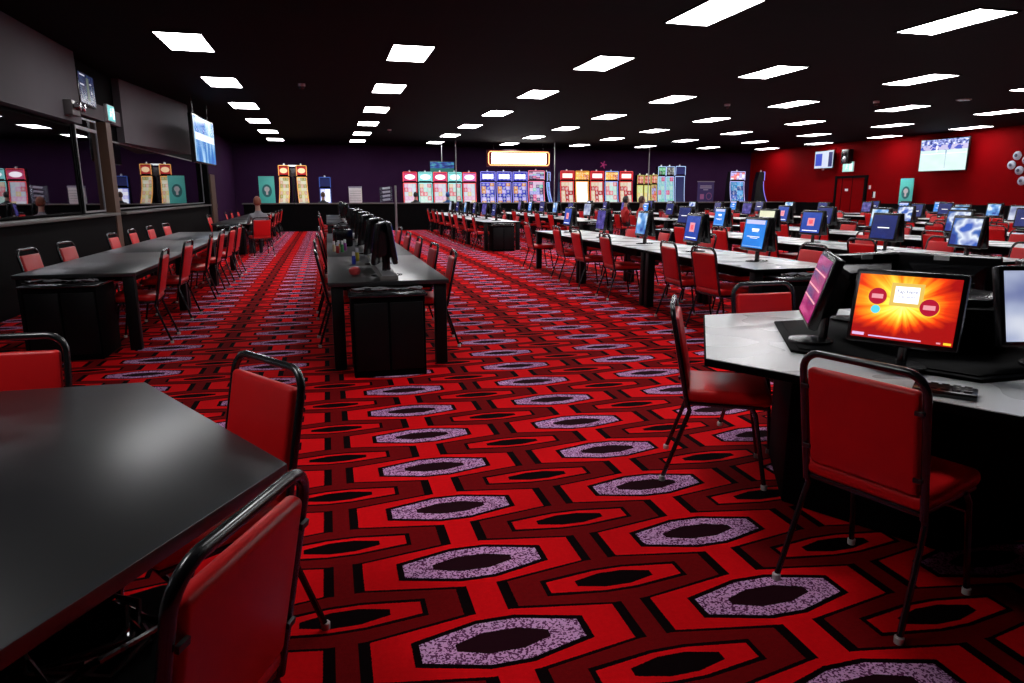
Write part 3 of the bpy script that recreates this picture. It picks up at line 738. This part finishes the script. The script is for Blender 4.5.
slot_machine(9.12, Y0, 'pink edged slot machine with a green and violet screen right of the blue machines', E('pinkred', (1, .2, .35)), mixS, mixS, .76, 2.48, .18)
slot_machine(9.95, Y0+.75, 'dark slot machine turned sideways with a blue edge light left of the red machines', E('bluew', (.35, .4, 1)), navyS, grid_mat('slot_grey', [(.1, .12, .1), (.4, .45, .4), (.02, .02, .02)], 5, 3, .8, .2, 13), .40, 2.45, .18, rz=.9)
for x, top, ms, fr, mq, d in (
   (10.58, E('dred', (.5, .008, .012), .9), redS, E('red2', (.9, .03, .05)), E('marqr', (1, .75, .7), 1.4), 'red video slot machine, leftmost of the red and gold bank'),
   (11.30, goldT, creamS, E('orange', (1, .35, .03)), None, 'gold topped slot machine with a glaring cream screen between two red ones'),
   (12.02, E('dred', (.5, .008, .012), .9), redS, E('red2', (.9, .03, .05)), E('marqr2', (1, .8, .9), 1.4), 'red video slot machine in the middle of the red and gold bank'),
   (12.74, goldT, tealS, E('blue2', (.3, .4, 1)), None, 'gold topped slot machine with a pale blue screen in the red and gold bank'),
   (13.46, E('dred', (.5, .008, .012), .9), redS, E('red2', (.9, .03, .05)), E('marqr', (1, .75, .7), 1.4), 'red video slot machine, rightmost of the red and gold bank')):
    slot_machine(x, Y0, d, fr, ms, top, .66, 2.48, .16, marq=mq, shape='box')
slot_machine(14.19, Y0, 'narrow yellow green slot machine, left one of a pair', E('lime', (.6, .5, .12), .9), yellowS, grid_mat('slot_redtop', [(.6, .03, .02), (.8, .3, .15)], 3, 2, .9, .3, 14), .33, 2.32, .12)
slot_machine(14.55, Y0, 'narrow yellow green slot machine, right one of a pair', E('lime', (.6, .5, .12), .9), yellowS, bpy.data.materials['slot_redtop'], .33, 2.32, .12)
slot_machine(14.92, Y0+.05, 'narrow brown and red slot machine left of the tall green machines', E('lime', (.6, .5, .12), .9), grid_mat('slot_brown', [(.3, .08, .03), (.7, .1, .05), (.3, .25, .6), (.5, .3, .1)], 2, 6, .9, .2, 15), bpy.data.materials['slot_redtop'], .30, 2.34, .12)
slot_machine(15.27, Y0, 'tall green screened slot machine with blue white edge lights, left of two', E('ice', (.45, .6, 1)), greenS, grid_mat('slot_greentop', [(.02, .3, .08), (.1, .5, .2), (.02, .1, .05)], 2, 2, 1, .2, 16), .40, 2.72, .12)
slot_machine(15.70, Y0, 'tall green screened slot machine with blue white edge lights, right of two', E('ice', (.45, .6, 1)), greenS, bpy.data.materials['slot_grey'], .44, 2.72, .12)
slot_machine(16.22, Y0, 'tall navy machine back outlined in blue white light beside the green machines', E('ice', (.45, .6, 1)), emat('navy_panel', (.004, .008, .07), 1), emat('navy_panel2', (.004, .008, .09), 1), .52, 2.74, .10)
slot_machine(18.85, 28.0+1.3, 'lone blue screened slot machine with a red and white top near the red wall', E('lilac', (.55, .5, 1)), navyS, grid_mat('slot_rwtop', [(.9, .1, .1), (.95, .9, 1), (.5, .4, .9)], 5, 4, 1.1, .3, 17), .78, 2.50, .20)
slot_machine(20.35, 29.5, 'slot machine seen from its side with a curved violet light near the red wall', E('violet', (.35, .25, 1)), navyS, navyS, .55, 2.50, .26, rz=1.25)
# pair of curved machines on the left
for x, s, d in ((-1.62, -1, 'left'), (-.92, 1, 'right')):
    slot_machine(x, Y0, 'red topped slot machine with a tall curved gold screen, %s one of the pair' % d, E('amber', (1, .45, .12)), jS, E('dred', (.5, .008, .012), .9), .42, 2.60, .42, rz=.14*s, marq=E('marqg', (1, .7, .4), 1.1))
t = empty('jackpot_sign', (-1.27, 30.2, 2.16), 0, 'grey sign panel with a lit bar held between the pair of curved machines', 'sign')
MB().box((0, 0, .15), (.34, .08, .32), None, .02).build('panel', pmat('sign_grey', (.12, .12, .13), .4), t)
MB().box((0, 0, .42), (.38, .06, .06), None, .01).build('light_bar', E_WHITE, t)
MB().box((0, .05, -1.08), (.10, .10, 2.14)).build('support', CAB, t, False)
slot_machine(-.02, Y0, 'small dark blue slot machine with a white screen at the left end of the counter', E('bl3', (.05, .12, .5), .8), grid_mat('slot_whiteblue', [(.8, .85, 1), (.5, .5, .95), (.9, .9, 1)], 2, 5, 1.4, .3, 18), emat('navy_panel', (.004, .008, .07), 1), .46, 2.14, .12)
# teal standing signs with a white emblem
TEAL = pmat('teal_board', (.12, .75, .66), .5, nscale=3); TEALD = pmat('dark_teal_ink', (.03, .22, .22), .5)
def teal_sign(loc, rz, w, h, label):
    t = empty('teal_sign', loc, rz, label, 'sign', 'teal sign boards')
    MB().box((0, 0, h/2), (w, .03, h), None, .004).build('board', TEAL, t)
    MB().lathe([(.5, -.002), (.5, .002)], n=24, M=Matrix.Translation((0, -.018, h*.46)) @ Matrix.Diagonal((w*.62, 1, h*.48, 1)) @ Matrix.Rotation(PI/2, 4, 'X')).build('emblem_ring', TEALD, t)
    MB().lathe([(.5, -.002), (.5, .002)], n=24, M=Matrix.Translation((0, -.022, h*.52)) @ Matrix.Diagonal((w*.34, 1, h*.20, 1)) @ Matrix.Rotation(PI/2, 4, 'X')).box((0, -.022, h*.38), (w*.14, .004, h*.14)).build('emblem', WHITE, t)
    MB().box((0, .12, .01), (w*.7, .22, .02)).build('foot', BLK, t, False)
    return t
teal_sign((-2.21, 28.75, 1.103), 0, .58, 1.02, 'teal board with a white emblem standing on the counter beside the curved slot machines')
o = teal_sign((XR-.22, 21.9, 1.05), -PI/2, .62, .98, 'teal board with a white emblem standing against the red wall below the television')
# white dispenser and clear rack on the counter
t = empty('ticket_dispenser', (1.14, 28.72, 1.103), 0, 'white cabinet with rows of slots standing on the counter', 'dispenser')
MB().box((0, 0, .31), (.50, .26, .62), None, .012).build('body', WHITE, t)
sl = MB()
for k in range(5): sl.box((0, -.133, .10+k*.09), (.44, .006, .012))
sl.build('slots', pmat('slot_grey_plastic', (.25, .27, .27), .5), t)
MB().box((0, -.01, .61), (.52, .28, .06), None, .01).build('lid', pmat('lilac_lid', (.35, .33, .45), .5), t)
g_ = N('clear_acrylic'); g_.b.inputs['Transmission Weight'].default_value = .9; g_.b.inputs['Roughness'].default_value = .05; g_.b.inputs['Base Color'].default_value = (.8, .85, .95, 1); ACR = g_.m
t = empty('brochure_rack', (2.35, 28.72, 1.103), 0, 'clear acrylic leaflet rack with slanted shelves on the counter', 'rack')
MB().box((-.24, 0, .32), (.012, .24, .64)).box((.24, 0, .32), (.012, .24, .64)).build('side_panel', ACR, t, False)
for k in range(4):
    MB().box((0, 0, 0), (.46, .2, .012), Matrix.Translation((0, 0, .12+k*.15)) @ Matrix.Rotation(.6, 4, 'X') @ Matrix.Rotation(-.15, 4, 'Y')).build('shelf', ACR, t, False)
    MB().box((.02, -.02, .02), (.3, .12, .02), Matrix.Translation((0, 0, .12+k*.15)) @ Matrix.Rotation(.6, 4, 'X') @ Matrix.Rotation(-.15, 4, 'Y')).build('leaflets', pmat('pale_paper', (.35, .33, .42), .6), t, False)
# television over the pink machines
t, s = tv('television', (4.98, 30.6, 2.60), 0, 1.05, .44, photo_mat('tv_far', [(.3, (.004, .01, .06)), (.5, (.02, .06, .3)), (.7, (.05, .35, .35))], 4, 9, 1.0), 'dark blue television hanging above the pink and teal slot machines', reach=.1)
uvbox(1.05, .18, .002, Matrix.Translation((0, -.007, -.14))).build('screen_band', emat('green_band', (.01, .12, .10), 1), s, False)
MB().tube([(0, .05, .2), (0, .05, 1.01)], .02, 8).build('hanger', GREYM, t)
# lit sign
t = empty('lit_sign', (8.17, 29.5, 2.95), 0, 'long glowing white sign box with an orange neon edge above the blue machines', 'sign')
MB().box((0, .10, 0), (2.85, .18, .70), None, .03).build('box', pmat('maroon_sign', (.12, .01, .02), .5), t)
MB().box((0, -.006, 0), (2.45, .02, .44), None, .008).build('lit_panel', emat('sign_white', (1, .97, .95), 6), t)
c = [(-1.3, -.28), (1.3, -.28), (1.36, -.2), (1.36, .2), (1.3, .28), (-1.3, .28), (-1.36, .2), (-1.36, -.2)]
MB().tube([(x, -.02, z) for x, z in c], .018, 8, closed=True).build('neon_edge', emat('neon_orange', (1, .42, .16), 3), t)
for x in (-1.1, 1.1): MB().tube([(x, .1, .34), (x, .1, .645)], .015, 8).build('hanger', FRAME, t)
o = MB()
for k in range(5):
    a = 2*PI*k/5; o.box((0, 0, 0), (.14, .03, .05), Matrix.Translation((.11*math.cos(a), 0, .11*math.sin(a))) @ Matrix.Rotation(-a, 4, 'Y'), .01)
o.lathe([(.05, -.02), (.05, .02)], n=14, M=Matrix.Rotation(PI/2, 4, 'X'))
o = o.build('star_ornament', emat('magenta_ornament', (.35, .01, .12), .8)); o.location = (13.3, 32.44, 2.86); tag(o, 'small magenta star ornament on the back wall above the red machines', 'ornament')
# purple banner
t = empty('roll_up_banner', (17.35, 29.6, 0), 0, 'dark violet roll up banner with pale lettering right of the tall green machines', 'banner'); t.scale = (1, 1, 1.07)
BAN = pmat('violet_banner', (.06, .035, .17), .6, nscale=2)
MB().box((0, 0, .95), (.86, .012, 1.86)).build('sheet', BAN, t, False)
MB().box((0, 0, 1.89), (.9, .03, .035)).build('top_rail', GREYM, t, False); MB().box((0, 0, .02), (.9, .16, .04)).build('base', GREYM, t, False)
pb = pmat('pale_print', (.45, .42, .55), .6)
m = MB()
for z, ww in ((1.70, .6), (1.62, .62), (1.54, .25)): m.box((0, -.009, z), (ww, .004, .045))
m.build('printed_lines', pb, t, False)
MB().tube([(.18+.14*math.cos(a*PI/8), -.012, 1.26+.14*math.sin(a*PI/8)) for a in range(16)], .012, 6, closed=True).box((-.18, -.01, 1.24), (.2, .004, .22)).build('printed_ring', pmat('pink_print', (.5, .15, .35), .6), t)

# ------------------------------------------------------------------ right wall
SPORT = N('tv_sport'); uv_, u_, v_ = scr_uv(SPORT)
nz = SPORT.noise(16, 3, uv_)
crowd = SPORT.ramp(nz, [(.4, (.02, .04, .25)), (.55, (.4, .45, .9)), (.65, (.95, .95, 1))])
field = SPORT.mix(SPORT.noise(3, 1, uv_), (.55, .82, .72), (.80, .90, .92))
stands = SPORT.mix(SPORT.math('GREATER_THAN', SPORT.noise(9, 1, uv_), .52), (.55, .5, .75), (.05, .08, .5))
cc_ = SPORT.mix(SPORT.math('GREATER_THAN', v_, .66), field, stands); cc_ = SPORT.mix(SPORT.math('GREATER_THAN', v_, .82), cc_, crowd)
ematcol(SPORT, cc_, 1.0)
t, s = tv('television', (XR-.35, 20.33, 2.81), -PI/2, 1.95, 1.08, SPORT.m, 'large television showing a bright sports field on the red wall', reach=.35)
for x, z, ww, hh in ((-.28, .22, .05, .22), (.12, .10, .05, .14), (.12, -.2, .015, .5), (0, .05, 1.9, .015)):
    uvbox(ww, hh, .002, Matrix.Translation((x, -.007, z))).build('screen_figure', emat('field_mark', (.25, .4, .6), .9) if ww < .1 and hh < .2 or hh > .4 else E_WHITE, s, False)
t, s = tv('television', (XR-.3, 26.55, 2.93), -PI/2, 1.15, .72, photo_mat('tv_small_white', [(0, (.6, .68, .85)), (1, (.75, .8, .95))], 2, 1, .9), 'small white and blue television above the red double door', reach=.30)
uvbox(.42, .52, .002, Matrix.Translation((-.32, -.007, 0))).build('screen_column', emat('royal_patch', (.03, .06, .5), 1), s, False); uvbox(.24, .62, .002, Matrix.Translation((.42, -.007, 0))).build('screen_column', emat('navy_patch', (.01, .015, .12), 1), s, False)
t = empty('loudspeaker', (XR-.16, 25.3, 3.0), -PI/2, 'black loudspeaker on a bracket between the small television and the exit sign', 'loudspeaker')
MB().box((0, 0, 0), (.42, .26, .6), None, .02).build('cabinet', CAB, t)
for z, rr in ((-.12, .13), (.16, .06)): MB().lathe([(rr, 0), (rr*.8, -.02), (rr*.2, -.045)], n=18, M=Matrix.Translation((0, -.135, z)) @ Matrix.Rotation(-PI/2, 4, 'X')).build('cone', GREYM, t)
t = empty('wall_phone', (XR-.03, 23.72, 1.42), -PI/2, 'small white wall phone right of the red door', 'wall phone')
MB().box((0, 0, 0), (.12, .05, .24), None, .01).build('body', WHITE, t); MB().box((-.03, -.035, .01), (.04, .03, .22), None, .01).build('handset', BLK, t)
t = empty('light_switch', (XR-.01, 24.0, 1.72), -PI/2, 'small white switch plate on the red wall right of the door', 'switch')
MB().box((0, 0, 0), (.10, .02, .16), None, .004).build('plate', WHITE, t); MB().box((0, -.014, 0), (.03, .012, .05)).build('toggle', GLIDE, t)
t = empty('fire_alarm', (XR-.02, 26.9, 2.55), -PI/2, 'tiny pale alarm fitting on the red wall left of the door', 'alarm')
MB().box((0, 0, 0), (.10, .04, .12), None, .01).build('housing', WHITE, t); MB().lathe([(.03, 0), (.02, .02)], n=12, M=Matrix.Translation((0, -.02, 0)) @ Matrix.Rotation(PI/2, 4, 'X')).build('lens', E_RED, t)
for (y, z, d) in ((17.80, 2.66, 'topmost'), (17.47, 2.51, 'upper right'), (17.95, 2.37, 'left'), (17.66, 2.19, 'lower middle'), (17.52, 1.86, 'bottom')):
    t = empty('wall_ball', (XR-.02, y, z), -PI/2, 'round white numbered ball on the red wall, %s one of the cluster' % d, 'wall decoration', 'white balls on the red wall')
    MB().lathe([(.14, 0), (.135, .03), (.10, .055), (.05, .07), (.006, .075)], n=24, M=Matrix.Rotation(PI/2, 4, 'X')).build('ball', pmat('ball_white', (.42, .46, .55), .4), t)
    MB().lathe([(.055, .065), (.05, .078)], n=16, M=Matrix.Rotation(PI/2, 4, 'X')).build('disc', pmat('ball_mark', (.06, .06, .10), .4), t)

# ------------------------------------------------------------------ items on the central table
def bottle(x, y, h, col, label, z=TOPZ):
    t = empty('ink_dauber', (x, y, z), 0, label, 'dauber', 'bingo daubers on the central table')
    MB().lathe([(.018, 0), (.02, .01), (.02, h*.6), (.013, h*.7)], n=14).build('bottle', pmat('dauber_'+str(col), col, .35), t)
    MB().lathe([(.015, h*.68), (.016, h*.98), (.012, h)], n=14).build('cap', WHITE, t)
for x, y, h, c, d in ((.24, 7.25, .13, (.03, .05, .4), 'small blue ink dauber near the front of the central table'), (.29, 7.6, .14, (.55, .45, .02), 'small yellow ink dauber beside a blue one on the central table'),
   (.10, 8.7, .13, (.5, .02, .02), 'red ink dauber in the cluster on the central table'), (.16, 8.85, .14, (.05, .3, .08), 'green ink dauber in the cluster on the central table'), (.06, 8.95, .13, (.6, .5, .3), 'tan ink dauber in the cluster on the central table'),
   (.20, 9.1, .14, (.3, .03, .3), 'purple ink dauber in the cluster on the central table'), (.12, 9.2, .12, (.5, .2, .02), 'orange ink dauber in the cluster on the central table')):
    bottle(x, y, h, c, d)
t = empty('black_handbag', (.19, 9.75, TOPZ), .3, 'small black bag standing on the central table behind the ink daubers', 'bag')
MB().box((0, 0, .12), (.26, .12, .24), None, .03, 3).build('body', CAB, t); MB().tube([(-.08, 0, .235), (-.07, 0, .31), (0, 0, .335), (.07, 0, .31), (.08, 0, .235)], .008, 8).build('handle', FRAME, t)
o = MB().lathe([(.01, 0), (.04, .008), (.052, .035), (.048, .06), (.025, .075), (.004, .078)], n=20).build('stress_ball', pmat('coral_ball', (.5, .05, .05), .4)); o.location = (.21, 6.25, TOPZ); tag(o, 'small coral red ball at the front of the central table', 'ball')
# round stool cushion-like reflection piece at near right
# ------------------------------------------------------------------ people
SKIN = pmat('skin_tone', (.42, .22, .16), .5, vary=.05)
def person(loc, rz, shirt, hair, pants, label, seat=.46, stand=False, sc=1.0):
    r = empty('person', loc, rz, label, 'person')
    # body skeleton facing +y
    h = seat
    V = [(0, 0, h+.10), (0, .0, h+.28), (0, .01, h+.46), (0, 0, h+.56), (0, .01, h+.66), (0, .02, h+.76)]
    E_ = [(0, 1), (1, 2), (2, 3), (3, 4), (4, 5)]; Rd = [.15, .135, .15, .075, .055, .075]
    def add(p, par, rad): V.append(p); Rd.append(rad); E_.append((par, len(V)-1)); return len(V)-1
    for s in (-1, 1):
        a = add((s*.17, 0, h+.50), 2, .06); a = add((s*.23, .07, h+.30), a, .045); a = add((s*.16, .27, h+.335), a, .034); a = add((s*.14, .32, h+.335), a, .026)
        for k in range(4): f = add((s*(.14-.026+.017*k), .375, h+.333), a, .009); add((s*(.14-.026+.017*k), .40, h+.325), f, .008)
        th = add((s*(.10), .345, h+.34), a, .010); add((s*.085, .36, h+.33), th, .009)
        a = add((s*.10, .06, h+.07), 0, .09); a = add((s*.12, .42, h+.07), a, .065); a = add((s*.12, .42, .08), a, .045); add((s*.12, .54, .04), a, .04)
    me = bpy.data.meshes.new('body'); me.from_pydata(V, E_, []); me.update()
    o = bpy.data.objects.new('body', me); COL.objects.link(o)
    o.modifiers.new('sk', 'SKIN'); 
    for i, v in enumerate(me.skin_vertices[0].data): v.radius = (Rd[i], Rd[i]*.8); v.use_root = (i == 0)
    sb = o.modifiers.new('su', 'SUBSURF'); sb.levels = 1; sb.render_levels = 1
    dg = bpy.context.evaluated_depsgraph_get(); nm = bpy.data.meshes.new_from_object(o.evaluated_get(dg)); o.modifiers.clear(); o.data = nm
    nm.materials.clear(); 
    for m_ in (SKIN, shirt, pants): nm.materials.append(m_)
    for p in nm.polygons:
        c = p.center; p.use_smooth = True
        if c.z > h+.585: p.material_index = 0
        elif c.z > h+.165 and c.y < .20: p.material_index = 1
        elif c.z > h+.20: p.material_index = 0
        else: p.material_index = 2
    o.parent = r
    # head with face, then hair
    hm = MB(); bmesh.ops.create_uvsphere(hm.b, u_segments=20, v_segments=14, radius=1)
    for v in hm.b.verts:
        q = v.co; k = 1-.18*max(0, -q.z)
        v.co = Vector((q.x*.075*k, q.y*.095*k+.03, q.z*.118+h+.80))
        if q.y > .8 and abs(q.x) < .25 and -.35 < q.z < .1: v.co.y += .02
    hm.lathe([(.012, 0), (.018, .02), (.01, .05)], (-.076, .02, h+.78), 8); hm.lathe([(.012, 0), (.018, .02), (.01, .05)], (.076, .02, h+.78), 8)
    hm.build('head', SKIN, r)
    ha = MB(); bmesh.ops.create_uvsphere(ha.b, u_segments=20, v_segments=14, radius=1)
    kill = [v for v in ha.b.verts if v.co.y > .35 and v.co.z < .45 or v.co.z < -.75]
    bmesh.ops.delete(ha.b, geom=kill, context='VERTS')
    for v in ha.b.verts:
        q = v.co; v.co = Vector((q.x*.088, q.y*.105+.018, q.z*.128+h+.815))
    ho = ha.build('hair', hair, r); sm = ho.modifiers.new('t', 'SOLIDIFY'); sm.thickness = .012
    r.scale = (sc, sc, sc); return r
GREYS = pmat('grey_shirt', (.20, .20, .22), .8); REDS = pmat('red_shirt', (.45, .01, .01), .8); BLUES = pmat('blue_shirt', (.03, .12, .4), .8); DKS = pmat('dark_cloth', (.02, .02, .025), .8)
AUB = pmat('auburn_hair', (.22, .06, .03), .6); DKH = pmat('dark_hair', (.012, .01, .01), .6); BRH = pmat('brown_hair', (.07, .03, .02), .6)
chair(-1.57, 17.4, 110, 'red chair under the person with auburn hair before the far left table row', 'red chairs along the long tables')
person((-1.57, 17.4, 0), math.radians(20), GREYS, AUB, DKS, 'person with auburn hair in a grey top seated before the far left table row', .46)
def make_stool():
    r = empty('bar_stool')
    MB().lathe([(.17, .60), (.185, .63), (.18, .67), (.05, .685)], n=20).build('seat', BLK, r); MB().tube([(0, 0, .02), (0, 0, .60)], .03, 10).build('post', GREYM, r); MB().lathe([(.2, 0), (.2, .015), (.04, .03)], n=20).build('base', GREYM, r); return r
ST = Proto(make_stool)
for x, sh, hr, d in ((-.12, DKS, BRH, 'person with brown hair seated before the small dark blue machine'), (3.62, DKS, DKH, 'person with black hair seated before the leftmost pink machine'), (4.98, BLUES, BLUES, 'person with a blue cap seated before the middle pink machine')):
    ST.get('bar_stool', (x, 29.30, 0), 0, 'round stool under the '+d, 'stool', 'stools at the slot machines')
    person((x, 29.28, 0), 0, sh, hr, DKS, d, .60)
chair_z = .46
for y, d in ((19.5, 'left'), (18.4, 'right')): chair(8.74, y, 0, 'red chair under the %s one of two people in red shirts' % d, 'red chairs along the long tables')
person((8.74, 19.5, 0), -PI/2, REDS, DKH, DKS, 'person in a red shirt at a far table, left of another in red', .46, sc=1.0)
person((8.74, 18.4, 0), -PI/2, REDS, BRH, DKS, 'person in a red shirt at a far table, right of another in red', .46, sc=1.0)
